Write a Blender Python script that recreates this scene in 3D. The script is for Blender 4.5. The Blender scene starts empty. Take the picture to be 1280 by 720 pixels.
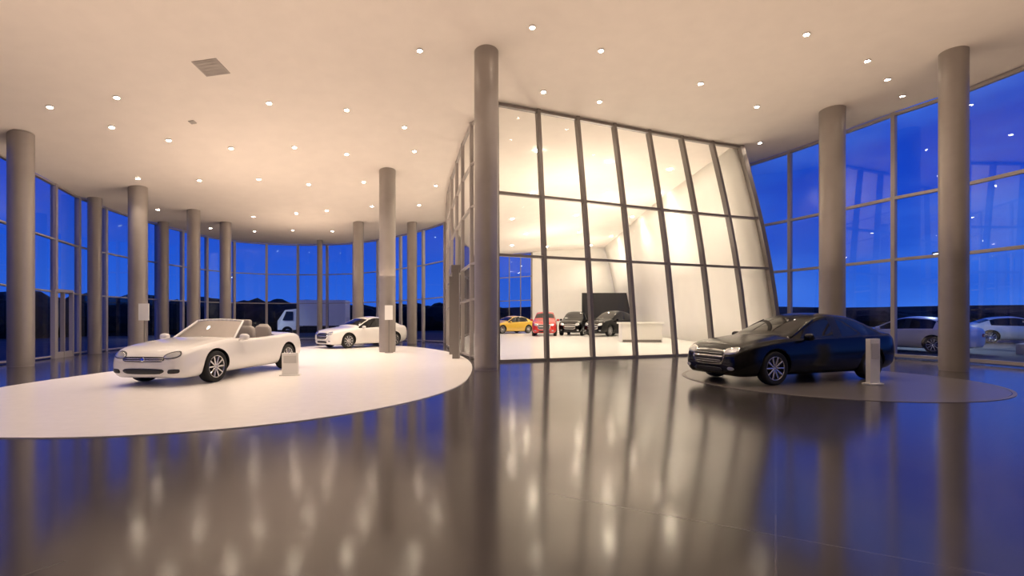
import bpy, bmesh, math, random
import numpy as np
from mathutils import Vector, Matrix
from mathutils.bvhtree import BVHTree
random.seed(4)
S = bpy.context.scene
COL = S.collection
try:
    S.view_settings.view_transform = 'Standard'
    S.view_settings.look = 'None'
except Exception:
    pass

# ------------------------------------------------------------------ materials
def mat(name, col, rough=.5, metal=0., coat=0., emis=None, estr=0., noise=0., nscale=5., bump=0., spec=None, ior=None):
    m = bpy.data.materials.new(name); m.use_nodes = True
    nt = m.node_tree; b = nt.nodes['Principled BSDF']
    b.inputs['Base Color'].default_value = (*col, 1)
    b.inputs['Roughness'].default_value = rough
    b.inputs['Metallic'].default_value = metal
    b.inputs['Coat Weight'].default_value = coat
    b.inputs['Coat Roughness'].default_value = .04
    if ior: b.inputs['IOR'].default_value = ior
    if emis:
        b.inputs['Emission Color'].default_value = (*emis, 1)
        b.inputs['Emission Strength'].default_value = estr
    if noise > 0 or bump > 0:
        tc = nt.nodes.new('ShaderNodeTexCoord')
        n = nt.nodes.new('ShaderNodeTexNoise'); n.inputs['Scale'].default_value = nscale
        n.inputs['Detail'].default_value = 6
        nt.links.new(tc.outputs['Object'], n.inputs['Vector'])
        if noise > 0:
            r = nt.nodes.new('ShaderNodeValToRGB')
            r.color_ramp.elements[0].position = .3; r.color_ramp.elements[1].position = .7
            r.color_ramp.elements[0].color = (*[c*(1-noise) for c in col], 1)
            r.color_ramp.elements[1].color = (*[min(1, c*(1+noise)) for c in col], 1)
            nt.links.new(n.outputs['Fac'], r.inputs['Fac'])
            nt.links.new(r.outputs['Color'], b.inputs['Base Color'])
        if bump > 0:
            bp = nt.nodes.new('ShaderNodeBump'); bp.inputs['Strength'].default_value = bump
            bp.inputs['Distance'].default_value = .02
            nt.links.new(n.outputs['Fac'], bp.inputs['Height'])
            nt.links.new(bp.outputs['Normal'], b.inputs['Normal'])
    return m

def glass_mat(name, tint=(.93, .95, .97), refl=1.0):
    m = bpy.data.materials.new(name); m.use_nodes = True
    nt = m.node_tree; nt.nodes.clear()
    o = nt.nodes.new('ShaderNodeOutputMaterial')
    mx = nt.nodes.new('ShaderNodeMixShader')
    t = nt.nodes.new('ShaderNodeBsdfTransparent'); t.inputs['Color'].default_value = (*tint, 1)
    g = nt.nodes.new('ShaderNodeBsdfGlossy'); g.inputs['Roughness'].default_value = .01
    f = nt.nodes.new('ShaderNodeFresnel'); f.inputs['IOR'].default_value = 1.5
    mu = nt.nodes.new('ShaderNodeMath'); mu.operation = 'MULTIPLY'; mu.inputs[1].default_value = refl
    nt.links.new(f.outputs[0], mu.inputs[0])
    nt.links.new(mu.outputs[0], mx.inputs[0])
    nt.links.new(t.outputs[0], mx.inputs[1]); nt.links.new(g.outputs[0], mx.inputs[2])
    nt.links.new(mx.outputs[0], o.inputs[0])
    return m

M_ceil = mat('ceiling_plaster', (.82, .755, .70), .9, noise=.02, nscale=2)
M_white = mat('white_wall_plaster', (.84, .82, .77), .7, noise=.02, nscale=1)
M_col = mat('column_metal', (.35, .315, .29), .38, metal=.35, noise=.06, nscale=1.5, bump=.03)
M_frame = mat('frame_aluminium', (.25, .225, .21), .4, metal=.5)
M_frame_l = mat('frame_light', (.46, .42, .40), .4, metal=.3)
M_glass = glass_mat('window_glass', (.93, .95, .97), 1.2)
M_glass2 = glass_mat('box_glass', (.97, .97, .96), .5)
M_disc = mat('white_terrazzo', (.86, .82, .78), .28, noise=.03, nscale=6)
M_boxfloor = mat('white_tile', (.82, .80, .76), .25, noise=.02, nscale=4)
M_tire = mat('tire_rubber', (.012, .012, .012), .75)
M_rim = mat('rim_alloy', (.62, .62, .63), .22, metal=.9)
M_chrome = mat('chrome', (.8, .8, .8), .1, metal=1)
M_black = mat('black_trim', (.008, .008, .009), .4)
M_dglass = mat('dark_car_glass', (.010, .011, .013), .04)
M_head = mat('headlamp_lens', (.55, .57, .6), .08, metal=.6, coat=1)
M_red = mat('tail_lamp', (.4, .01, .01), .15, coat=1)
M_leather = mat('seat_leather', (.10, .09, .08), .5, bump=.1, nscale=40)
M_leather_l = mat('seat_leather_light', (.42, .38, .34), .5, bump=.1, nscale=40)
M_sign = mat('sign_panel', (.82, .80, .76), .4)
M_lamp = mat('lamp_emitter', (1, 1, 1), .5, emis=(1, .85, .66), estr=110)
M_vent = mat('vent_metal', (.40, .36, .33), .6)
M_tree = mat('foliage_dark', (.006, .009, .006), .9, noise=.5, nscale=3, bump=.8)
M_ground = mat('asphalt_ground', (.05, .05, .05), .8, noise=.25, nscale=.4)
M_conc = mat('concrete_light', (.45, .45, .45), .8, noise=.1)
M_hill = mat('hill_ground', (.008, .010, .009), .95, noise=.3, nscale=.3)

def floor_mat():
    m = bpy.data.materials.new('polished_dark_floor'); m.use_nodes = True
    nt = m.node_tree; b = nt.nodes['Principled BSDF']
    tc = nt.nodes.new('ShaderNodeTexCoord')
    mp = nt.nodes.new('ShaderNodeMapping'); mp.inputs['Rotation'].default_value = (0, 0, math.radians(28))
    br = nt.nodes.new('ShaderNodeTexBrick')
    br.inputs['Scale'].default_value = 1; br.inputs['Brick Width'].default_value = 3.6
    br.inputs['Row Height'].default_value = 3.6; br.inputs['Mortar Size'].default_value = .006
    br.offset = 0
    br.inputs['Color1'].default_value = (.060, .053, .052, 1)
    br.inputs['Color2'].default_value = (.055, .049, .048, 1)
    br.inputs['Mortar'].default_value = (.11, .10, .10, 1)
    n = nt.nodes.new('ShaderNodeTexNoise'); n.inputs['Scale'].default_value = .7; n.inputs['Detail'].default_value = 8
    mx = nt.nodes.new('ShaderNodeMix'); mx.data_type = 'RGBA'; mx.blend_type = 'MULTIPLY'
    mx.inputs['Factor'].default_value = .2
    nt.links.new(tc.outputs['Object'], mp.inputs['Vector']); nt.links.new(mp.outputs[0], br.inputs['Vector'])
    nt.links.new(tc.outputs['Object'], n.inputs['Vector'])
    nt.links.new(br.outputs['Color'], mx.inputs['A']); nt.links.new(n.outputs['Fac'], mx.inputs['B'])
    nt.links.new(mx.outputs['Result'], b.inputs['Base Color'])
    mr = nt.nodes.new('ShaderNodeMapRange')
    mr.inputs['To Min'].default_value = .10; mr.inputs['To Max'].default_value = .18
    nt.links.new(n.outputs['Fac'], mr.inputs['Value']); nt.links.new(mr.outputs[0], b.inputs['Roughness'])
    b.inputs['IOR'].default_value = 1.8
    return m
M_floor = floor_mat()

# ------------------------------------------------------------------ mesh helpers
def mk(name, verts, faces, mats, parent=None, smooth=False, midx=None):
    me = bpy.data.meshes.new(name)
    me.from_pydata([tuple(v) for v in verts], [], faces)
    if not isinstance(mats, (list, tuple)): mats = [mats]
    for m in mats: me.materials.append(m)
    if midx is not None: me.polygons.foreach_set('material_index', midx)
    if smooth: me.polygons.foreach_set('use_smooth', [True]*len(me.polygons))
    me.update()
    ob = bpy.data.objects.new(name, me); COL.objects.link(ob)
    if parent: ob.parent = parent
    return ob

def empty(name, loc=(0, 0, 0), rz=0.):
    e = bpy.data.objects.new(name, None); COL.objects.link(e)
    e.location = loc; e.rotation_euler = (0, 0, rz); e.empty_display_size = .2
    return e

class MB:
    def __init__(s): s.v = []; s.f = []; s.m = []
    def add(s, vs, fs, mi=0):
        o = len(s.v); s.v += [Vector(v) for v in vs]
        for f in fs: s.f.append([i+o for i in f]); s.m.append(mi)
    def beam(s, a, b, w, d, side=None, mi=0):
        a = Vector(a); b = Vector(b); ax = (b-a).normalized()
        if side is None: side = Vector((1, 0, 0)) if abs(ax.x) < .9 else Vector((0, 1, 0))
        side = Vector(side); side = (side - ax*side.dot(ax)).normalized(); n = ax.cross(side)
        vs = []
        for p in (a, b):
            for sx, sy in ((-1, -1), (1, -1), (1, 1), (-1, 1)):
                vs.append(p + side*sx*w/2 + n*sy*d/2)
        s.add(vs, [(0, 3, 2, 1), (4, 5, 6, 7), (0, 1, 5, 4), (1, 2, 6, 5), (2, 3, 7, 6), (3, 0, 4, 7)], mi)
    def box(s, c, sz, mi=0):
        x, y, z = c; a, b, h = sz[0]/2, sz[1]/2, sz[2]/2
        vs = [(x-a, y-b, z-h), (x+a, y-b, z-h), (x+a, y+b, z-h), (x-a, y+b, z-h), (x-a, y-b, z+h), (x+a, y-b, z+h), (x+a, y+b, z+h), (x-a, y+b, z+h)]
        s.add(vs, [(0, 3, 2, 1), (4, 5, 6, 7), (0, 1, 5, 4), (1, 2, 6, 5), (2, 3, 7, 6), (3, 0, 4, 7)], mi)
    def lathe(s, prof, seg=32, axis='z', c=(0, 0, 0), mi=0, close=False):
        vs = []; fs = []; n = len(prof)
        for i in range(seg):
            t = 2*math.pi*i/seg
            for r, h in prof:
                if axis == 'z': vs.append((c[0]+r*math.cos(t), c[1]+r*math.sin(t), c[2]+h))
                else: vs.append((c[0]+r*math.cos(t), c[1]+h, c[2]+r*math.sin(t)))
        for i in range(seg):
            j = (i+1) % seg
            for k in range(n-1 if not close else n):
                l = (k+1) % n
                fs.append((i*n+k, j*n+k, j*n+l, i*n+l))
        s.add(vs, fs, mi)
    def tube(s, pts, r, seg=8, mi=0):
        for a, b in zip(pts[:-1], pts[1:]):
            a = Vector(a); b = Vector(b); ax = (b-a).normalized()
            u = ax.orthogonal().normalized(); w = ax.cross(u)
            vs = []
            for p in (a, b):
                for i in range(seg):
                    t = 2*math.pi*i/seg; vs.append(p+u*r*math.cos(t)+w*r*math.sin(t))
            fs = [(i, (i+1) % seg, seg+(i+1) % seg, seg+i) for i in range(seg)]
            fs += [tuple(range(seg))[::-1], tuple(range(seg, 2*seg))]
            s.add(vs, fs, mi)
    def ell(s, c, r, mi=0, nu=16, nv=10, pw=1.):
        vs = []; fs = []
        def sg(x): return math.copysign(abs(x)**pw, x)
        for j in range(nv+1):
            p = math.pi*j/nv
            for i in range(nu):
                t = 2*math.pi*i/nu
                vs.append((c[0]+r[0]*sg(math.sin(p))*sg(math.cos(t)), c[1]+r[1]*sg(math.sin(p))*sg(math.sin(t)), c[2]+r[2]*sg(math.cos(p))))
        for j in range(nv):
            for i in range(nu):
                k = (i+1) % nu
                fs.append((j*nu+i, (j+1)*nu+i, (j+1)*nu+k, j*nu+k))
        s.add(vs, fs, mi)
    def obj(s, name, mats, parent=None, smooth=False, bevel=0):
        o = mk(name, s.v, s.f, mats, parent, smooth, s.m)
        if smooth:
            o.modifiers.new('wn', 'WEIGHTED_NORMAL')
        if bevel:
            b = o.modifiers.new('bev', 'BEVEL'); b.width = bevel; b.segments = 3
        return o

# ------------------------------------------------------------------ ceiling height field (thin plate spline)
CP = np.array([(-.68, 13.15, 8.42), (11.5, 12.9, 8.3), (-13.86, 14, 6.6), (-4.93, 19.7, 7.2), (-13.8, 18.3, 6.15), (-13.8, 21.5, 6.0),
  (10.65, 16.5, 8.3), (14.1, 13.6, 8.3), (10.5, 22, 8.2), (-.5, 15.5, 8.1), (8.83, 19.2, 8.0), (-14.9, 14.5, 6.05), (-16.3, 19, 5.9),
  (-16.8, 23.6, 5.85), (-16.4, 29, 5.8), (-9.7, 30, 5.9), (-5.9, 28, 6.2), (-3.5, 26.7, 6.5), (-7.8, 25, 6.2), (2, 46, 7.4), (10.4, 46, 7.9),
  (-14, 0, 7.4), (0, 0, 9.2), (14, 0, 8.8), (3, 28, 7.7)])
def U(r2): return np.where(r2 > 1e-9, .5*r2*np.log(r2+1e-12), 0)
_n = len(CP); _P = np.c_[np.ones(_n), CP[:, :2]]
_K = U(((CP[:, None, :2]-CP[None, :, :2])**2).sum(-1)) + np.eye(_n)*1.5
_A = np.zeros((_n+3, _n+3)); _A[:_n, :_n] = _K; _A[:_n, _n:] = _P; _A[_n:, :_n] = _P.T
_w = np.linalg.solve(_A, np.r_[CP[:, 2], 0, 0, 0])
def cz(x, y):
    r2 = ((CP[:, :2]-np.array([x, y]))**2).sum(-1)
    return float(U(r2)@_w[:_n] + _w[_n]+_w[_n+1]*x+_w[_n+2]*y)

# ------------------------------------------------------------------ plan
def smoothpoly(pts, sub=6):
    out = []
    for i in range(len(pts)-1):
        p0 = Vector(pts[max(0, i-1)]); p1 = Vector(pts[i]); p2 = Vector(pts[i+1]); p3 = Vector(pts[min(len(pts)-1, i+2)])
        for k in range(sub):
            t = k/sub
            out.append(.5*((2*p1)+(p2-p0)*t+(2*p0-5*p1+4*p2-p3)*t*t+(3*p1-p0-3*p2+p3)*t**3))
    out.append(Vector(pts[-1])); return out
def resample(pts, step):
    L = [0]
    for a, b in zip(pts[:-1], pts[1:]): L.append(L[-1]+(b-a).length)
    n = max(1, round(L[-1]/step)); out = []
    for i in range(n+1):
        d = L[-1]*i/n; k = 0
        while k < len(L)-2 and L[k+1] < d: k += 1
        t = (d-L[k])/max(1e-9, L[k+1]-L[k]); out.append(pts[k].lerp(pts[k+1], t))
    return out
left_plan = smoothpoly([(-13.6, -4), (-14.1, 5), (-14.9, 14.5), (-16.3, 19), (-16.9, 23.6), (-16.3, 28.4), (-13.5, 30.2), (-9.7, 30.2), (-5.9, 28.4), (-3.6, 26.7)])
right_plan = smoothpoly([(15.2, -4), (15.0, 5), (14.1, 13.6), (13.2, 16.1), (12.0, 19.0), (10.5, 22)])
outline = left_plan + [Vector((-3.4, 36)), Vector((-3.4, 46)), Vector((3.5, 46)), Vector((10.4, 46)), Vector((10.4, 34)), Vector((10.4, 23))] + right_plan[::-1]
def dens(pts, step=.7):
    out = []
    pts = pts+[pts[0]]
    for a, b in zip(pts[:-1], pts[1:]):
        n = max(1, int((b-a).length/step))
        for i in range(n): out.append(a.lerp(b, i/n))
    return out
OL = dens(outline)
def radial(name, zf, m, rings=40, c=Vector((0, 20))):
    v = [(c.x, c.y, zf(c.x, c.y))]; f = []; n = len(OL)
    for k in range(1, rings+1):
        for p in OL:
            q = c.lerp(p, k/rings); v.append((q.x, q.y, zf(q.x, q.y)))
    for i in range(n):
        j = (i+1) % n
        f.append((0, 1+i, 1+j))
        for k in range(rings-1):
            f.append((1+k*n+i, 1+(k+1)*n+i, 1+(k+1)*n+j, 1+k*n+j))
    return mk(name, v, f, m, smooth=True)
ceil = radial('ceiling', cz, M_ceil)
flo = radial('floor', lambda x, y: 0., M_floor, rings=2)

# ------------------------------------------------------------------ white display floors
def slab(name, pts, z, h, m, bev=0):
    n = len(pts)
    v = [(p[0], p[1], z) for p in pts]+[(p[0], p[1], z+h) for p in pts]
    f = [tuple(range(n))[::-1], tuple(range(n, 2*n))]+[(i, (i+1) % n, n+(i+1) % n, n+i) for i in range(n)]
    return mk(name, v, f, m)
egg = []
cx, cy = -5.6, 11.2
for i in range(120):
    t = 2*math.pi*i/120; c, s = math.cos(t), math.sin(t)
    ry = 5.5 if s < 0 else 13.5
    e = .93 if s < 0 else .9
    egg.append((cx+4.6*math.copysign(abs(c)**e, c)-(2.0*max(0, s)**2), cy+ry*math.copysign(abs(s)**e, s)))
slab('display_floor_white', egg, 0, .012, M_disc)
slab('display_floor_white', [(-.30, 15.45), (10.5, 19.75), (10.3, 46), (-3.3, 46), (-3.2, 26), (-2.0, 19.5), (-1.2, 16.4)], 0, .008, M_boxfloor)

tt = empty('turntable', (7.0, 11.1, 0))
mb = MB(); mb.lathe([(0, .006), (2.95, .006)], 96); mb.lathe([(2.96, .0), (2.96, .008), (3.02, .008), (3.02, 0)], 96, mi=1)
M_tt = mat('turntable_surface', (.11, .098, .09), .28); M_ttr = mat('turntable_rim', (.17, .15, .135), .35)
mb.obj('disc', [M_tt, M_ttr], tt)

# ------------------------------------------------------------------ columns
def column(x, y, r, m=M_col):
    z = cz(x, y)+.05
    mb = MB()
    seg = 48; vs = []; fs = []
    for hh, rr in ((0, r*.97), (.07, r*.97)): 
        for i in range(seg): vs.append((rr*math.cos(2*math.pi*i/seg), rr*math.sin(2*math.pi*i/seg), hh))
    for i in range(seg): fs.append((i, (i+1) % seg, seg+(i+1) % seg, seg+i))
    fs.append(tuple(range(seg))[::-1]); mb.add(vs, fs)
    vs = []; fs = []
    for hh in (.07, z):
        for i in range(seg): vs.append((r*math.cos(2*math.pi*i/seg), r*math.sin(2*math.pi*i/seg), hh))
    for i in range(seg): fs.append((i, (i+1) % seg, seg+(i+1) % seg, seg+i))
    fs.append(tuple(range(seg))[::-1]); fs.append(tuple(range(seg, 2*seg))); mb.add(vs, fs)
    o = mk('column', mb.v, mb.f, [m], None, True); o.location = (x, y, 0)
    es = o.modifiers.new('es', 'EDGE_SPLIT'); es.split_angle = math.radians(40)
for c in [(-.68, 13.15, .32), (11.53, 12.95, .31), (-13.86, 14, .29), (-4.95, 19.7, .32), (-13.8, 18.3, .30), (-13.8, 21.5, .25), (-13.8, 23.9, .25),
          (-7.8, 25.2, .26), (-5.26, 26.1, .26), (10.65, 16.5, .38), (-15.9, 18.9, .22), (-16.45, 23.4, .22), (-11.2, 28.9, .15)]:
    column(*c)

# ------------------------------------------------------------------ curtain walls
def curtain(name, base, top, rows, fw=.09, fd=.16, glass=M_glass, frame=M_frame, tw=None):
    e = empty(name)
    n = len(base)
    V = []; F = []
    for b, t in zip(base, top): V += [b, t]
    for i in range(n-1): F.append((2*i, 2*i+2, 2*i+3, 2*i+1))
    mk('glass', V, F, glass, e)
    mb = MB()
    for i in range(0, n):
        d = (base[min(n-1, i+1)]-base[max(0, i-1)]).normalized()
        mb.beam(base[i], top[i]-Vector((0, 0, .02)), fw, fd, d)
    for r in [0.012]+list(rows)+[.99]:
        for i in range(n-1):
            a = base[i].lerp(top[i], r); b = base[i+1].lerp(top[i+1], r)
            mb.beam(a, b, tw or fw*.8, fd*.8, Vector((0, 0, 1)))
    mb.obj('frame', [frame], e)
    return e
def v3(p, z): return Vector((p.x, p.y, z))
lp = resample(left_plan, 1.75)
curtain('window_1', [v3(p, 0) for p in lp], [v3(p, cz(p.x, p.y)) for p in lp], [.38, .68], fw=.13, tw=.05, frame=M_frame_l)
rp = resample(right_plan, 1.9)
curtain('window_2', [v3(p, 0) for p in rp], [v3(p, cz(p.x, p.y)) for p in rp], [.40, .65], fw=.12, frame=M_frame_l)

N = 7
fb = [Vector((-.45+11.0*i/N, 15.3+4.2*i/N, 0)) for i in range(N+1)]
ft = [Vector((-.5+9.33*i/N, 15.5+3.7*i/N, 0)) for i in range(N+1)]
for p in ft: p.z = cz(p.x, p.y)
e3 = empty('window_3')
mb = MB(); V = []; F = []
lv = [0, .15, .3, .4, .5, .64, .75, .88, 1]
def bow(i, t):
    p = fb[i].lerp(ft[i], t)
    k = math.sin(math.pi*t)*.40*(i/N)
    return p+Vector((.5*k, 0, 0))
for i in range(N+1):
    for t in lv: V.append(bow(i, t))
L = len(lv)
for i in range(N):
    for k in range(L-1): F.append((i*L+k, (i+1)*L+k, (i+1)*L+k+1, i*L+k+1))
mk('glass', V, F, M_glass2, e3)
dr = (fb[-1]-fb[0]).normalized()
for i in range(N+1):
    for k in range(L-1):
        mb.beam(bow(i, lv[k]), bow(i, lv[k+1]), .11 if i < N else .2, .2, dr)
for t in (.004, .41, .65, .992):
    for i in range(N): mb.beam(bow(i, t), bow(i+1, t), .08, .15, Vector((0, 0, 1)))
mb.obj('frame', [M_frame], e3)
flank = smoothpoly([(-.5, 15.45), (-1.35, 16.6), (-2.1, 19.2), (-2.9, 22.5), (-3.5, 26.6)])
fl = resample(flank, 1.45)
curtain('window_4', [v3(p, 0) for p in fl], [v3(p, cz(p.x, p.y)) for p in fl], [.25, .40, .64, .82], fw=.08, fd=.12, glass=M_glass2, frame=M_frame_l)
bk = [Vector((-3.4, 26.7+1.6*i, 0)) for i in range(13)]
curtain('window_5', bk, [v3(p, cz(p.x, p.y)) for p in bk], [.4, .64])
bk = [Vector((-3.4+1.05*i, 46, 0)) for i in range(6)]
curtain('window_6', bk, [v3(p, cz(p.x, p.y)) for p in bk], [.4, .7])

mb = MB()
z0 = cz(2, 46)+.3
mb.box((6.1, 46.1, z0/2), (8.7, .2, z0+.6))
mb.obj('wall_hall_rear', [M_white])
V = []; F = []; K = 14
for i in range(K+1):
    y = 19.55+(46-19.55)*i/K
    for t in lv:
        xb = 10.5; zt = cz(9, y)
        x = xb-1.75*t+math.sin(math.pi*t)*.20*(1-i/K*.5)
        V.append((x, y-.3*t, zt*t+.1*t))
for i in range(K):
    for k in range(L-1): F.append((i*L+k, (i+1)*L+k, (i+1)*L+k+1, i*L+k+1))
w = mk('wall_hall_side', V, F, M_white, smooth=True)
sd = w.modifiers.new('s', 'SOLIDIFY'); sd.thickness = .25; sd.offset = -1
mb = MB(); mb.box((.8, -4.1, 4.6), (29.5, .2, 9.3)); mb.obj('wall_back', [mat('wall_warm', (.40, .36, .33), .8)])

pe = empty('door_1')
mb = MB()
for p in [(-1.62, 16.6), (-1.95, 18.4)]: mb.beam((p[0]-.25, p[1], 0), (p[0]-.25, p[1], 3.0), .22, .3)
mb.beam((-1.87, 16.5, 3.0), (-2.2, 18.5, 3.0), .25, .3, (0, 0, 1))
mb.obj('portal', [M_frame], pe)
mk('leaf', [(-1.85, 16.7, .02), (-2.15, 18.3, .02), (-2.15, 18.3, 2.9), (-1.85, 16.7, 2.9)], [(0, 1, 2, 3)], M_glass2, pe)
pe = empty('door_2')
mb = MB()
a = Vector((-15.35, 16.6, 0)); b = Vector((-15.72, 17.7, 0)); d = (b-a).normalized()
for p in (a, b, a.lerp(b, .5)): mb.beam(p, p+Vector((0, 0, 2.3)), .07 if p == a or p == b else .04, .12, d)
mb.beam(a+Vector((0, 0, 2.3)), b+Vector((0, 0, 2.3)), .09, .12, (0, 0, 1))
mb.beam(a+Vector((0, 0, .1)), b+Vector((0, 0, .1)), .2, .08, (0, 0, 1))
mb.obj('frame', [M_frame_l], pe)

# ------------------------------------------------------------------ ceiling fittings
DL = [(-12.3, 13.2), (-10.6, 13.3), (-7.1, 14.5), (-5.1, 15.3), (-11.7, 14.5), (-10.8, 15.6), (-9.4, 16.6), (-7.5, 17.1), (-6.0, 18), (-3.6, 18.3),
 (-13.2, 17.5), (-11.6, 18.4), (-9.7, 19), (-8.2, 20), (-6.1, 20.4), (-3.3, 21.5), (-2.4, 12.9), (-3.6, 16.6), (.5, 12.2), (2.35, 13.1), (7.3, 12.3), (5.55, 14.6), (9.6, 13.4), (.95, 15.0), (2.75, 15.6), (7.9, 16.0), (10.9, 14.4),
 (-12, 23), (-10, 23), (-8.6, 23), (-6.5, 23), (-4.4, 23.5), (-13.5, 26), (-11.5, 26), (-9.6, 26.5), (-6.6, 27), (-15, 21), (-15.2, 25),
 (-9, 9.5), (-5.5, 9.8), (-2, 9.3), (1.5, 9.2), (4.8, 9.5), (8, 9.3), (11.5, 9), (-7, 6), (-3, 6), (1.5, 5.6), (6, 6), (10, 5.6), (-4.5, 2), (5, 2), (12.2, 15.5), (9.5, 19)]
de = empty('ceiling_downlights')
mb = MB()
def nrm(x, y):
    dx = (cz(x+.1, y)-cz(x-.1, y))/.2; dy = (cz(x, y+.1)-cz(x, y-.1))/.2
    return dx, dy
for (x, y) in DL:
    z = cz(x, y); dx, dy = nrm(x, y)
    def ring(r, off, k=16): return [(x+r*math.cos(2*math.pi*i/k), y+r*math.sin(2*math.pi*i/k), z-off+dx*r*math.cos(2*math.pi*i/k)+dy*r*math.sin(2*math.pi*i/k)) for i in range(k)]
    a = ring(.065, .022); b = ring(.065, .028); c = ring(.08, .028); d = ring(.085, 0)
    mb.add(a, [tuple(range(16))], 0)
    vs = b+c+d; fs = []
    for i in range(16):
        j = (i+1) % 16
        fs += [(i, j, 16+j, 16+i), (16+i, 16+j, 32+j, 32+i)]
    mb.add(vs, fs, 1)
mb.obj('lamp_trims', [M_lamp, M_frame_l], de)
for k, (x, y) in enumerate(DL):
    l = bpy.data.lights.new('downlight', 'SPOT'); l.color = (1, .81, .64)
    overdisc = ((x+6)**2/25+(y-13)**2/50 < 1.2)
    l.energy = 400 if overdisc else 170
    l.spot_size = math.radians(95); l.spot_blend = .8; l.shadow_soft_size = .06
    o = bpy.data.objects.new('downlight', l); COL.objects.link(o); o.parent = de
    o.location = (x, y, cz(x, y)-.10)
for (x, y, s) in [(-7.7, 12.7, .62), (-9.6, 14.9, .16)]:
    z = cz(x, y); dx, dy = nrm(x, y)
    v = empty('ceiling_vent', (x, y, z)); mb = MB()
    def P(u, w, o): return (u, w, u*dx+w*dy-o)
    h = s/2
    mb.add([P(-h, -h, .02), P(h, -h, .02), P(h, h, .02), P(-h, h, .02), P(-h, -h, -.02), P(h, -h, -.02), P(h, h, -.02), P(-h, h, -.02)], [(0, 3, 2, 1), (0, 1, 5, 4), (1, 2, 6, 5), (2, 3, 7, 6), (3, 0, 4, 7)])
    for i in range(5):
        t = -h+s*(i+.5)/5
        mb.add([P(-h*.9, t-.02*s, .035), P(h*.9, t-.02*s, .035), P(h*.9, t+.02*s, .035), P(-h*.9, t+.02*s, .035)], [(0, 1, 2, 3)])
    mb.obj('grille', [M_vent], v)

def ceiling_fill(x, y, z, sz, e, col=(1, .735, .53), up=True, name='ceiling_fill'):  # unseen area light added to brighten the ceiling, no fitting stands there
    l = bpy.data.lights.new(name, 'AREA'); l.shape = 'DISK'; l.size = sz; l.energy = e; l.color = col
    o = bpy.data.objects.new(name, l); COL.objects.link(o); o.location = (x, y, z)
    o.rotation_euler = (math.pi if up else 0, 0, 0)
for (x, y, e) in [(-9, 8, 85), (-3, 8, 95), (4, 8, 105), (10, 9, 105), (-9.5, 17, 75), (-10, 24, 75), (-5, 20, 40), (8, 14.3, 60), (3, 13, 55), (0, 2, 70)]:
    ceiling_fill(x, y, 3.0, 3, e)
for (x, y, e) in [(3, 22, 240), (6, 28, 240), (3, 35, 240), (6, 41, 200), (0, 42, 80)]:  # more unseen fills, added to brighten the glass hall
    ceiling_fill(x, y, 3.6, 3, e, (1, .85, .66))
hl = empty('hall_downlights'); mb = MB()
for (x, y) in [(1, 19), (4, 20.5), (7, 22), (1, 24), (5, 26), (8, 27), (0, 29), (4, 31), (8, 33), (1, 35), (5, 37), (8, 40), (0, 40), (3, 43), (7, 44)]:
    z = cz(x, y)-.03
    mb.lathe([(0, 0), (.07, 0), (.10, .0), (.10, .05)], 16, c=(x, y, z))
    l = bpy.data.lights.new('hall_spot', 'SPOT'); l.color = (1, .88, .72); l.energy = 480; l.spot_size = math.radians(120); l.spot_blend = .9; l.shadow_soft_size = .08
    o = bpy.data.objects.new('hall_spot', l); COL.objects.link(o); o.parent = hl; o.location = (x, y, z-.05)
mb.obj('lamps', [M_lamp], hl)

# ------------------------------------------------------------------ car builder
def prof(w, zb, zbelt, ztop, wr, kind):
    H = zbelt-zb
    p = [(0, zb), (w*.78, zb), (w*.93, zb+.05), (w*1.0, zb+H*.38), (w*.995, zb+H*.70), (w*.95, zbelt)]
    if kind == 'hood':
        p += [(w*.87, zbelt+(ztop-zbelt)*.62), (w*.64, ztop-.015), (w*.33, ztop), (0, ztop+.005)]
    elif kind == 'cowl':
        p += [(w*.90, zbelt+.02), (w*.80, ztop-.03), (w*.45, ztop), (0, ztop+.01)]
    else:
        p += [(w*.91, zbelt+.02), (wr, ztop-.075), (wr*.62, ztop-.012), (0, ztop)]
    return p
SED = [(-2.36, .56, .30, .52, .56, 0, 'hood'), (-2.32, .70, .21, .60, .68, 0, 'hood'), (-2.16, .84, .17, .71, .82, 0, 'hood'), (-1.88, .895, .17, .78, .90, 0, 'hood'),
       (-1.42, .915, .18, .83, .96, 0, 'hood'), (-1.05, .915, .18, .87, 1.0, 0, 'hood'), (-.88, .915, .18, .89, 1.02, 0, 'cowl'),
       (-.10, .915, .18, .92, 1.44, .62, 'cab'), (.36, .915, .18, .935, 1.49, .63, 'cab'), (.44, .915, .18, .94, 1.49, .63, 'cab'), (1.12, .915, .18, .955, 1.445, .60, 'cab'), (1.34, .915, .18, .96, 1.385, .58, 'cab'),
       (1.90, .90, .19, .965, 1.085, 0, 'cowl'), (2.10, .88, .22, .95, 1.075, 0, 'hood'), (2.28, .82, .26, .90, 1.04, 0, 'hood'), (2.36, .74, .32, .78, .88, 0, 'hood')]
CONV = [(-2.30, .54, .30, .50, .54, 0, 'hood'), (-2.25, .70, .20, .57, .63, 0, 'hood'), (-2.10, .83, .16, .66, .74, 0, 'hood'), (-1.85, .885, .16, .72, .82, 0, 'hood'),
       (-1.38, .905, .17, .78, .895, 0, 'hood'), (-1.0, .90, .17, .82, .935, 0, 'hood'), (-.80, .90, .17, .835, .95, 0, 'hood'),
       (-.2, .90, .17, .85, .90, 0, 'hood'), (.5, .90, .17, .86, .90, 0, 'hood'), (1.05, .905, .17, .87, .94, 0, 'hood'), (1.38, .905, .18, .88, .98, 0, 'hood'),
       (1.80, .89, .19, .88, .985, 0, 'hood'), (2.10, .84, .24, .85, .95, 0, 'hood'), (2.24, .76, .30, .72, .80, 0, 'hood')]
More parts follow.
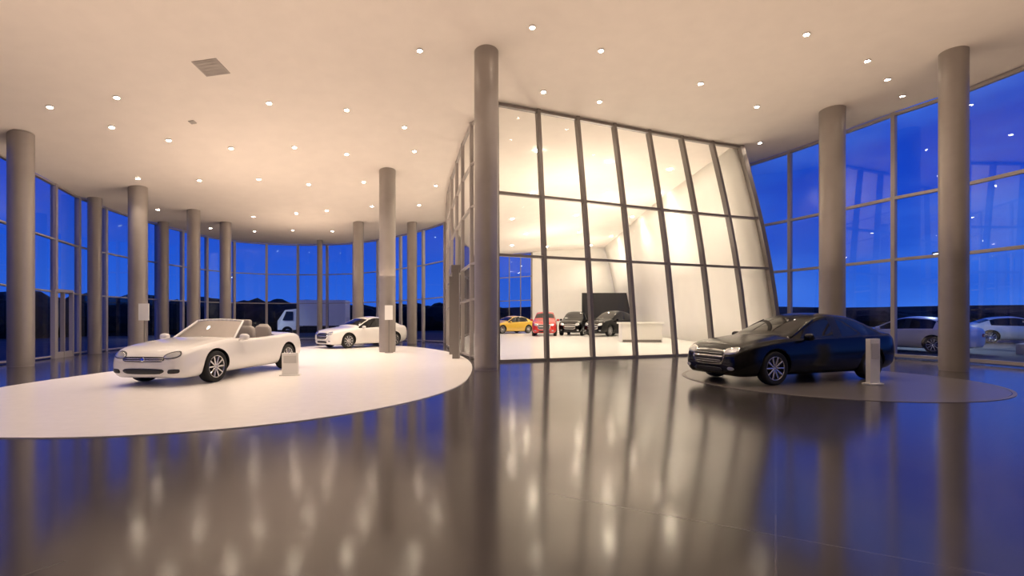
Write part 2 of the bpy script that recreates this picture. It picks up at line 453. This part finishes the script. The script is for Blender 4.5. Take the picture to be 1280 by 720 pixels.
def build_body(st, paint, conv, R, ax, wid):
    bm = bmesh.new(); rings = []
    cr = bm.edges.layers.float.new('crease_edge')
    for s in st:
        x, w, zb, zbe, zt, wr, kd = s
        p = prof(w, zb, zbe, zt, wr, kd)
        full = p+[(-a, b) for a, b in p[-2:0:-1]]
        ring = []
        for a, b in full:
            xx = x
            if kd == 'cowl': xx = x-.10*(1-(a/w)**2)*(1 if x < 0 else -1)*(1 if b > zbe+.01 else 0)
            ring.append(bm.verts.new((xx, a, b)))
        rings.append(ring)
    n = len(rings[0])
    for i in range(len(rings)-1):
        k0, k1 = st[i][6], st[i+1][6]
        for j in range(n):
            l = (j+1) % n
            f = bm.faces.new((rings[i][j], rings[i+1][j], rings[i+1][l], rings[i][l]))
            jj = j if j < 9 else n-1-j
            m = 0
            cabs = (k0 in ('cab',), k1 in ('cab',))
            if jj == 6:
                if cabs[0] and cabs[1]: m = 1
                if k0 == 'cowl' and cabs[1]: m = 1
                if st[i][0] > .3 and st[i][0] < .4: m = 2
                if st[i][0] > 1.3: m = 0
            if jj in (7, 8):
                if (k0 == 'cowl' and k1 == 'cab') or (k0 == 'cab' and k1 == 'cowl'): m = 1
            f.material_index = m; f.smooth = True
    for ring, fl_ in ((rings[0], True), (rings[-1], False)):
        f = bm.faces.new(ring if fl_ else ring[::-1]); f.smooth = True
    bm.edges.ensure_lookup_table()
    for i in range(len(rings)-1):
        for j, c in ((1, .5), (5, .35), (6, .55), (7, .5)):
            for q in (j, (n-j) % n):
                e = bm.edges.get((rings[i][q], rings[i+1][q]))
                if e: e[cr] = c
    bmesh.ops.recalc_face_normals(bm, faces=bm.faces)
    me = bpy.data.meshes.new('body'); bm.to_mesh(me); bm.free()
    for m in (paint, M_dglass, M_black): me.materials.append(m)
    ob = bpy.data.objects.new('tmp', me); COL.objects.link(ob)
    ss = ob.modifiers.new('s', 'SUBSURF'); ss.levels = 3; ss.render_levels = 3
    cut = MB()
    for xx in ax:
        for sg in (-1, 1):
            y0, y1 = (wid-.30)*sg, (wid+.2)*sg
            cut.lathe([(0, y0), (R+.055, y0), (R+.055, y1), (0, y1)], 48, axis='y', c=(xx, 0, R), mi=2)
    if conv: cut.box((.22, 0, 1.05), (1.75, 1.36, .95), mi=2)
    co = mk('cutter', cut.v, cut.f, [paint, M_dglass, M_black], midx=cut.m)
    b2 = bmesh.new(); b2.from_mesh(co.data); bmesh.ops.remove_doubles(b2, verts=b2.verts, dist=1e-5); bmesh.ops.recalc_face_normals(b2, faces=b2.faces); b2.to_mesh(co.data); b2.free()
    bo = ob.modifiers.new('b', 'BOOLEAN'); bo.object = co; bo.operation = 'DIFFERENCE'; bo.solver = 'EXACT'
    dg = bpy.context.evaluated_depsgraph_get(); dg.update()
    me2 = bpy.data.meshes.new_from_object(ob.evaluated_get(dg))
    bpy.data.objects.remove(ob); bpy.data.objects.remove(co)
    return me2

def wheel_mb(R, W):
    mb = MB(); h = W/2; rr = R*.70
    mb.lathe([(rr, -h*.85), (R*.90, -h), (R*.97, -h*.85), (R, -h*.5), (R, h*.5), (R*.97, h*.85), (R*.90, h), (rr, h*.85)], 48, axis='y', mi=0)
    mb.lathe([(rr, -h*.85), (rr*.98, -h*.9), (rr*.93, -h*.80), (rr*.90, 0), (rr*.93, h*.8), (rr*.98, h*.9), (rr, h*.85)], 48, axis='y', mi=1)
    mb.lathe([(0, -h*.1), (rr*.92, -h*.1)], 32, axis='y', mi=2)
    mb.lathe([(0, -h*.72), (R*.11, -h*.70), (R*.15, -h*.55), (R*.15, 0)], 20, axis='y', mi=1)
    for k in range(10):
        t = 2*math.pi*k/10; c, s = math.cos(t), math.sin(t); p = Vector((-s, 0, c))
        a = Vector((c*R*.10, -h*.60, s*R*.10)); b = Vector((c*rr*.95, -h*.74, s*rr*.95))
        mb.beam(a, b, .034, .03, p, 1)
    return mb

def car(name, kind, paint, loc, fwd, zs=1., ls=1.):
    root = empty(name, loc, math.atan2(-fwd[1], -fwd[0]))
    conv = kind == 'conv'
    st = [list(s) for s in (CONV if conv else SED)]
    if kind == 'suv':
        for s in st:
            if s[0] > 1.2: 
                if s[0] < 1.9: s[6] = 'cab'; s[4] = 1.40 if s[0] < 1.5 else 1.30; s[5] = .58
            for q in (3, 4): s[q] *= 1.16
            s[2] *= 1.2
        st[12][0] = 1.95; st[12][6] = 'cab'; st[12][5] = .58; st[12][4] = 1.36*1.1; st[13][0] = 2.2; st[13][4] = 1.16; st[13][6] = 'cowl'; st[14][0] = 2.3; st[14][4] = 1.08
    R = .335 if conv else .345
    if kind == 'suv': R = .37
    ax = (-1.38, 1.38) if conv else (-1.42, 1.42); wid = .90
    me = build_body([tuple(s) for s in st], paint, conv, R, ax, wid)
    body = bpy.data.objects.new('body', me); COL.objects.link(body); body.parent = root
    bm = bmesh.new(); bm.from_mesh(me); bvh = BVHTree.FromBMesh(bm); bm.free()
    def patch(nm, q, d, m, off=.006, nx=10, ny=6, rnd=0., mir=True, th=.012):
        d = Vector(d).normalized(); q = [Vector(p) for p in q]
        for sg in ((1, -1) if mir else (1,)):
            V = []; ok = True
            for j in range(ny+1):
                for i in range(nx+1):
                    u = i/nx; v = j/ny
                    if rnd > 0:
                        uu = 2*u-1; vv = 2*v-1
                        u2 = uu*(1-rnd*.5*vv*vv*abs(uu)); v2 = vv*(1-rnd*.5*uu*uu*abs(vv)); u = (u2+1)/2; v = (v2+1)/2
                    p = q[0].lerp(q[1], u).lerp(q[3].lerp(q[2], u), v)
                    p = Vector((p.x, p.y*sg, p.z)); dd = Vector((d.x, d.y*sg, d.z))
                    h, nn, ix, ds = bvh.ray_cast(p-dd*1.2, dd, 3)
                    if h is None: ok = False; break
                    V.append(h-dd*off)
                if not ok: break
            if not ok: continue
            W = nx+1
            F = [(j*W+i, j*W+i+1, (j+1)*W+i+1, (j+1)*W+i) for j in range(ny) for i in range(nx)]
            o = mk(nm, V, F, m, root, smooth=True)
            s = o.modifiers.new('s', 'SOLIDIFY'); s.thickness = th; s.offset = 0
    F1 = -3.
    zf = 1.0 if kind != 'suv' else 1.14
    fr = (1, 0, 0)
    if conv:
        patch('headlamp', [(F1, .50, .56), (F1, .80, .60), (F1, .77, .71), (F1, .52, .655)], (1, -.12, 0), M_head, .010, rnd=.5)
        patch('headlamp_bezel', [(F1, .48, .545), (F1, .82, .585), (F1, .79, .725), (F1, .50, .67)], (1, -.12, 0), M_black, .003, rnd=.5)
        patch('grille', [(F1, -.42, .50), (F1, .42, .50), (F1, .46, .60), (F1, -.46, .60)], fr, M_black, .006, mir=False, rnd=.2)
        for z in (.53, .565): patch('grille_bar', [(F1, -.42, z-.006), (F1, .42, z-.006), (F1, .42, z+.006), (F1, -.42, z+.006)], fr, M_chrome, .014, mir=False, ny=1)
        patch('intake', [(F1, -.40, .26), (F1, .40, .26), (F1, .46, .37), (F1, -.46, .37)], fr, M_black, .006, mir=False, rnd=.3)
        patch('side_intake', [(F1, .50, .27), (F1, .70, .28), (F1, .72, .36), (F1, .52, .36)], fr, M_black, .006, rnd=.3)
        patch('badge', [(F1, -.045, .51), (F1, .045, .51), (F1, .045, .59), (F1, -.045, .59)], fr, M_chrome, .02, mir=False, nx=4, ny=4, rnd=.8)
    else:
        patch('headlamp', [(F1, .50, .62*zf), (F1, .83, .66*zf), (F1, .80, .775*zf), (F1, .54, .73*zf)], (1, -.15, 0), M_head, .010, rnd=.35)
        patch('headlamp_bezel', [(F1, .48, .605*zf), (F1, .85, .645*zf), (F1, .82, .79*zf), (F1, .52, .745*zf)], (1, -.15, 0), M_chrome, .003, rnd=.35)
        patch('grille', [(F1, -.40, .42*zf), (F1, .40, .42*zf), (F1, .44, .70*zf), (F1, -.44, .70*zf)], fr, M_black, .008, mir=False, rnd=.25)
        patch('grille_surround', [(F1, -.43, .40*zf), (F1, .43, .40*zf), (F1, .47, .72*zf), (F1, -.47, .72*zf)], fr, M_chrome, .002, mir=False, rnd=.25)
        patch('grille_bar', [(F1, -.42, .555*zf), (F1, .42, .555*zf), (F1, .42, .595*zf), (F1, -.42, .595*zf)], fr, M_chrome, .022, mir=False, ny=1)
        for z in (.46, .50, .64): patch('grille_slat', [(F1, -.38, z*zf-.005), (F1, .38, z*zf-.005), (F1, .38, z*zf+.005), (F1, -.38, z*zf+.005)], fr, M_rim, .016, mir=False, ny=1)
        patch('intake', [(F1, -.42, .25*zf), (F1, .42, .25*zf), (F1, .38, .35*zf), (F1, -.38, .35*zf)], fr, M_black, .006, mir=False, rnd=.2)
        patch('foglamp', [(F1, .54, .31*zf), (F1, .68, .31*zf), (F1, .68, .38*zf), (F1, .54, .38*zf)], fr, M_head, .010, rnd=.6)
    patch('tail_lamp', [(3., .50, .66*zf), (3., .78, .68*zf), (3., .78, .82*zf), (3., .50, .80*zf)], (-1, -.05, 0), M_red, .010, rnd=.3)
    zt = .84 if conv else .93*zf
    zb = .27*zf
    xs = (-.72, .52) if conv else (-.80, .40, 1.08)
    for x in xs: patch('door_seam', [(x-.005, 3., zb), (x+.005, 3., zb), (x+.005, 3., zt-.05), (x-.005, 3., zt-.05)], (0, -1, 0), M_black, .001, nx=1, ny=10, th=.004)
    patch('sill_seam', [(xs[0], 3., zb-.005), (xs[-1], 3., zb-.005), (xs[-1], 3., zb+.005), (xs[0], 3., zb+.005)], (0, -1, 0), M_black, .001, nx=12, ny=1, th=.004)
    for x in xs[1:]: patch('door_handle', [(x-.22, 3., zt-.17), (x-.06, 3., zt-.17), (x-.06, 3., zt-.14), (x-.22, 3., zt-.14)], (0, -1, 0), M_chrome if not conv else paint, .02, rnd=.3, th=.02)
    if not conv: patch('window_trim', [(-.80, 3., zt-.035), (1.3, 3., zt+.0), (1.3, 3., zt+.015), (-.80, 3., zt-.02)], (0, -1, 0), M_chrome, .004, nx=20, ny=1)
    mb = MB()
    for sg in (-1, 1):
        mb.ell((-.62, sg*.98, .97*zf if not conv else .93), (.075, .11, .075), pw=.8)
        mb.tube([(-.62, sg*.85, .90*zf if not conv else .86), (-.62, sg*.96, .95*zf if not conv else .91)], .02)
    mb.obj('mirrors', [paint], root, smooth=True)
    for x in ax:
        for sg in (-1, 1):
            wm = wheel_mb(R, .23).obj('wheel', [M_tire, M_rim, M_black], root, smooth=True)
            wm.location = (x, sg*(wid-.125), R); wm.rotation_euler = (0, 0, 0 if sg < 0 else math.pi)
    if not conv:
        for sg in (-1, 1):
            path = [(-.88, .755), (-.66, .72), (-.40, .675), (-.12, .63)]
            mb = MB(); pts = []
            for (x, y) in path:
                h, nn, ix, ds = bvh.ray_cast(Vector((x, sg*y, 3)), Vector((0, 0, -1)), 4)
                if h is not None: pts.append(h)
            if len(pts) > 1:
                mb.tube(pts, .026); mb.obj('a_pillar', [paint], root, smooth=True)
    else:
        V = []; K = 12
        for i in range(K+1):
            u = -1+2*i/K
            V.append((-.80+.16*u*u, .74*u, .90)); V.append((-.16+.08*u*u, .58*u, 1.32-.03*u*u))
        mk('windscreen', V, [(2*i, 2*i+2, 2*i+3, 2*i+1) for i in range(K)], glass_mat('car_glass', (.25, .27, .29), 1.5), root, smooth=True)
        mb = MB(); mb.tube([V[2*i+1] for i in range(K+1)], .024); mb.tube([V[0], V[1]], .026); mb.tube([V[-2], V[-1]], .026); mb.tube([V[2*i] for i in range(K+1)], .02)
        mb.obj('windscreen_frame', [paint], root, smooth=True)
        for (sx, sc) in ((.10, 1.), (.82, .9)):
            for sy in (-.36, .36):
                mb = MB()
                mb.ell((sx, sy, .66), (.26, .25, .11), pw=.5)
                mb.ell((sx+.24, sy, .90), (.09, .24*sc, .27), pw=.5)
                mb.ell((sx+.27, sy, 1.19*sc+.04), (.055, .13, .09), pw=.5)
                mb.tube([(sx+.26, sy-.05, 1.05), (sx+.26, sy-.05, 1.18)], .01); mb.tube([(sx+.26, sy+.05, 1.05), (sx+.26, sy+.05, 1.18)], .01)
                mb.obj('seat', [M_leather_l], root, smooth=True)
        mb = MB(); mb.ell((-.56, 0, .86), (.14, .62, .09), pw=.6)
        mb.obj('dashboard', [M_leather], root, smooth=True)
        mb = MB()
        pts = [(-.28+.05*math.sin(t), .36+.18*math.cos(t), .93+.17*math.sin(t)) for t in [2*math.pi*i/20 for i in range(21)]]
        mb.tube(pts, .014); mb.tube([pts[0], pts[10]], .014); mb.tube([(-.28, .36, .93), (-.5, .36, .86)], .02)
        mb.obj('steering_wheel', [M_black], root, smooth=True)
    root.scale = (ls, 1, zs)
    return root

P_white = mat('paint_white', (.80, .78, .75), .3, coat=1)
P_black = mat('paint_black', (.002, .002, .002), .2, coat=.0, ior=1.42)
P_red = mat('paint_red', (.55, .015, .01), .3, coat=1)
P_yel = mat('paint_yellow', (.75, .48, .05), .3, coat=1)
P_sil = mat('paint_silver', (.55, .57, .6), .35, metal=.3, coat=1)

car('convertible_car', 'conv', P_white, (-7.0, 12.0, .012), (-.10, -.995))
car('sedan_car', 'sed', P_black, (6.37, 11.35, .008), (-.937, -.346))
car('hatchback_car', 'sed', P_white, (-7.0, 23.2, .012), (-.66, -.75), ls=.85, zs=.95)
car('jeep_car', 'suv', P_red, (2.5, 37.5, .008), (-.1, -1), zs=1.04)
car('sports_car', 'sed', P_yel, (-.2, 42.0, .008), (-.8, -.6), ls=.95)
car('jeep_car', 'suv', P_black, (4.9, 38.5, .008), (-.3, -.95), zs=1.05)
car('jeep_car', 'suv', P_black, (7.3, 36.6, .008), (-.7, -.72), zs=1.08)
car('parked_car', 'sed', P_white, (17.0, 21.3, -.06), (-.35, .94))
car('parked_car', 'sed', P_sil, (28, 27.5, -.06), (.9, -.4))

# ------------------------------------------------------------------ furniture, signs
M_print = mat('print', (.6, .58, .54), .5)
def info_stand(x, y, w, h, rz, d=.10, z=0):
    e = empty('info_stand', (x, y, z), rz); mb = MB()
    mb.box((0, 0, .015), (w*1.25, d*2.2, .03)); mb.box((0, 0, h/2+.02), (w, d, h-.02), 0)
    mb.box((0, -d/2-.004, h*.74), (w*.78, .008, h*.34), 1)
    mb.obj('stand', [M_sign, M_print], e, bevel=.008)
info_stand(7.42, 10.2, .27, .93, .3, z=.009)
info_stand(-5.25, 11.75, .36, .52, .25, z=.012)
def pole_sign(x, y, zc, w, h):
    e = empty('pole_sign', (x, y, .012)); mb = MB()
    mb.lathe([(0, 0), (.16, 0), (.16, .02), (.02, .03), (.02, zc)], 20)
    mb.box((0, -.03, zc), (w, .03, h), 1); mb.obj('panel', [M_frame, M_sign], e)
pole_sign(-12.3, 16.6, 1.55, .34, .56)
pole_sign(-4.75, 19.15, 1.55, .30, .56)
e = empty('reception_desk', (7.1, 27.5, .008)); mb = MB()
mb.box((0, 0, .5), (2.2, .8, 1.0)); mb.box((0, -.05, 1.05), (2.4, 1.0, .08)); mb.box((0, -.42, .08), (2.1, .02, .12), 1)
mb.obj('desk', [M_white, M_frame], e, bevel=.02)
e = empty('display_screen', (7.9, 41.8, .008)); mb = MB()
mb.box((0, 0, 1.7), (4.0, .3, 3.4)); mb.box((0, -.16, 1.7), (3.8, .02, 3.2), 1); mb.box((0, 0, .05), (4.1, .9, .1))
mb.obj('screen', [M_black, mat('screen_face', (.03, .03, .035), .25)], e)

# ------------------------------------------------------------------ exterior
mb = MB(); mb.add([(-250, -120, -.06), (250, -120, -.06), (250, 350, -.06), (-250, 350, -.06)], [(0, 1, 2, 3)])
mb.obj('ground', [M_ground])
def added_lot_lamp(x, y, h, e):  # added lamp hidden behind a column, brightens parked vehicles and ground outside
    r = empty('added_lot_lamp', (x, y, -.06)); mb = MB()
    mb.lathe([(0, 0), (.16, 0), (.16, .3), (.07, .35), (.05, h), (0, h)], 16)
    mb.beam((0, 0, h), (0, .9, h+.1), .07, .07); mb.box((0, .9, h+.08), (.22, .5, .08)); mb.box((0, .9, h+.03), (.16, .4, .02), 1)
    mb.obj('pole', [M_frame, mat('added_lot_emitter', (1, 1, 1), emis=(.8, .9, 1), estr=6)], r)
    l = bpy.data.lights.new('lamp', 'SPOT'); l.energy = e; l.color = (.72, .86, 1); l.spot_size = math.radians(150); l.spot_blend = .6; l.shadow_soft_size = .15
    o = bpy.data.objects.new('lamp', l); COL.objects.link(o); o.parent = r; o.location = (0, .9, h-.05)
added_lot_lamp(21.4, 24.0, 4.6, 1500)
added_lot_lamp(-19.7, 34.0, 4.2, 1100)
e = empty('box_truck', (-14.6, 37.5, -.06), math.radians(8)); mb = MB()
mb.box((.4, 0, 1.75), (3.4, 1.9, 1.9)); mb.box((.2, 0, .62), (4.6, 1.3, .2), 1)
mb.add([(-1.4, -.9, .5), (-2.7, -.85, .5), (-2.7, -.85, 1.15), (-2.2, -.8, 1.95), (-1.4, -.85, 2.05), (-1.4, .9, .5), (-2.7, .85, .5), (-2.7, .85, 1.15), (-2.2, .8, 1.95), (-1.4, .85, 2.05)],
       [(0, 1, 2, 3, 4), (9, 8, 7, 6, 5), (1, 6, 7, 2), (3, 8, 9, 4), (0, 5, 6, 1), (4, 9, 5, 0), (2, 7, 8, 3)])
mb.add([(-2.71, -.75, 1.2), (-2.26, -.72, 1.88), (-2.26, .72, 1.88), (-2.71, .75, 1.2)], [(0, 1, 2, 3)], 2)
mb.add([(-2.35, -.87, 1.2), (-1.6, -.89, 1.2), (-1.6, -.87, 1.85), (-2.1, -.84, 1.85)], [(0, 1, 2, 3)], 2)
for x in (-2.0, 1.3):
    for sg in (-1, 1): mb.lathe([(0, sg*.70), (.24, sg*.92), (.38, sg*.95), (.38, sg*.70), (0, sg*.70)], 28, axis='y', c=(x, 0, .38), mi=1)
mb.obj('truck', [mat('truck_white', (.8, .8, .8), .4), M_black, M_dglass], e)

def ico_clump(name, spots, m):
    bm = bmesh.new()
    for (x, y, z, r, zr) in spots:
        b = bmesh.ops.create_icosphere(bm, subdivisions=3, radius=1)
        for v in b['verts']:
            k = 1+.10*math.sin(5*v.co.x+x)*math.cos(6*v.co.y+y)+random.uniform(-.05, .05)
            v.co = Vector((x+v.co.x*r*k, y+v.co.y*r*k, max(-.06, z+v.co.z*zr*k)))
    me = bpy.data.meshes.new(name); bm.to_mesh(me); bm.free(); me.materials.append(m)
    o = bpy.data.objects.new(name, me); COL.objects.link(o)
sp = []
for i in range(110):
    a = math.radians(92+i*1.1)
    rr = 46+random.uniform(-3, 3)
    t = i/110
    sp.append((rr*math.cos(a), 8+rr*math.sin(a), .9, random.uniform(1.8, 2.6), (1.5+1.5*t)+random.uniform(-.25, .35)))
ico_clump('tree_line', sp, M_tree)
sp = [(22+i*1.6, 78+random.uniform(-4, 4), .8, random.uniform(2.5, 4), random.uniform(1.0, 1.8)) for i in range(70)]
ico_clump('tree_line', sp, M_tree)
V = []; F = []; K = 80
for i in range(K+1):
    a = math.radians(5+170*i/K); r = 170
    V += [(r*math.cos(a), r*math.sin(a), -.1), (1.15*r*math.cos(a), 1.15*r*math.sin(a), 5.0+.5*math.sin(i*.23)+.2*math.sin(i*.71))]
mk('hill', V, [(2*i, 2*i+2, 2*i+3, 2*i+1) for i in range(K)], M_hill, smooth=True)
mb = MB()
mb.add([(19.5, 18.8, -.06), (40, 22, -.06), (40, 22, 2.3), (19.5, 18.8, .35), (19.5, 19.2, -.06), (40, 22.4, -.06), (40, 22.4, 2.3), (19.5, 19.2, .35)], [(0, 1, 2, 3), (4, 7, 6, 5), (3, 2, 6, 7), (0, 3, 7, 4), (1, 5, 6, 2)])
for i in range(10): 
    x = 20+2.0*i; mb.beam((x, 19.0+.156*(x-19.5), .3+.095*(x-19.5)), (x, 19.0+.156*(x-19.5), 1.2+.095*(x-19.5)), .05, .05)
mb.beam((19.6, 19.0, 1.2), (39.5, 22.15, 3.1), .06, .06)
mb.obj('ramp_wall', [M_conc])

# ------------------------------------------------------------------ world: dusk sky
w = bpy.data.worlds.new('dusk'); S.world = w; w.use_nodes = True
nt = w.node_tree; bg = nt.nodes['Background']
tc = nt.nodes.new('ShaderNodeTexCoord'); sp_ = nt.nodes.new('ShaderNodeSeparateXYZ')
nt.links.new(tc.outputs['Generated'], sp_.inputs[0])
r = nt.nodes.new('ShaderNodeValToRGB'); cr = r.color_ramp
cr.elements[0].position = .0; cr.elements[0].color = (.028, .14, .74, 1)
cr.elements[1].position = .8; cr.elements[1].color = (.004, .028, .36, 1)
e_ = cr.elements.new(.2); e_.color = (.007, .062, .60, 1)
nt.links.new(sp_.outputs['Z'], r.inputs['Fac'])
n = nt.nodes.new('ShaderNodeTexNoise'); n.inputs['Scale'].default_value = 2.6; n.inputs['Detail'].default_value = 8
mp = nt.nodes.new('ShaderNodeMapping'); mp.inputs['Scale'].default_value = (1, 1, 3.2)
nt.links.new(tc.outputs['Generated'], mp.inputs['Vector']); nt.links.new(mp.outputs[0], n.inputs['Vector'])
mr = nt.nodes.new('ShaderNodeMapRange'); mr.inputs['From Min'].default_value = .38; mr.inputs['From Max'].default_value = .64
nt.links.new(n.outputs['Fac'], mr.inputs['Value'])
mx_ = nt.nodes.new('ShaderNodeMapRange'); mx_.inputs['From Min'].default_value = -.1; mx_.inputs['From Max'].default_value = .6
mx_.inputs['To Max'].default_value = .9
nt.links.new(sp_.outputs['X'], mx_.inputs['Value'])
mm = nt.nodes.new('ShaderNodeMath'); mm.operation = 'MULTIPLY'
nt.links.new(mr.outputs[0], mm.inputs[0]); nt.links.new(mx_.outputs[0], mm.inputs[1])
mix = nt.nodes.new('ShaderNodeMix'); mix.data_type = 'RGBA'
nt.links.new(mm.outputs[0], mix.inputs['Factor']); nt.links.new(r.outputs['Color'], mix.inputs['A'])
mix.inputs['B'].default_value = (.055, .21, .90, 1)
nt.links.new(mix.outputs['Result'], bg.inputs['Color']); bg.inputs['Strength'].default_value = 1.0

# ------------------------------------------------------------------ camera
cam = bpy.data.cameras.new('camera'); co = bpy.data.objects.new('camera', cam); COL.objects.link(co)
co.location = (0, 0, 1.4); co.rotation_euler = (math.pi/2, 0, 0)
cam.sensor_width = 36; cam.lens = 36*620/1280; cam.shift_y = 36/1280; cam.clip_end = 1000
S.camera = co
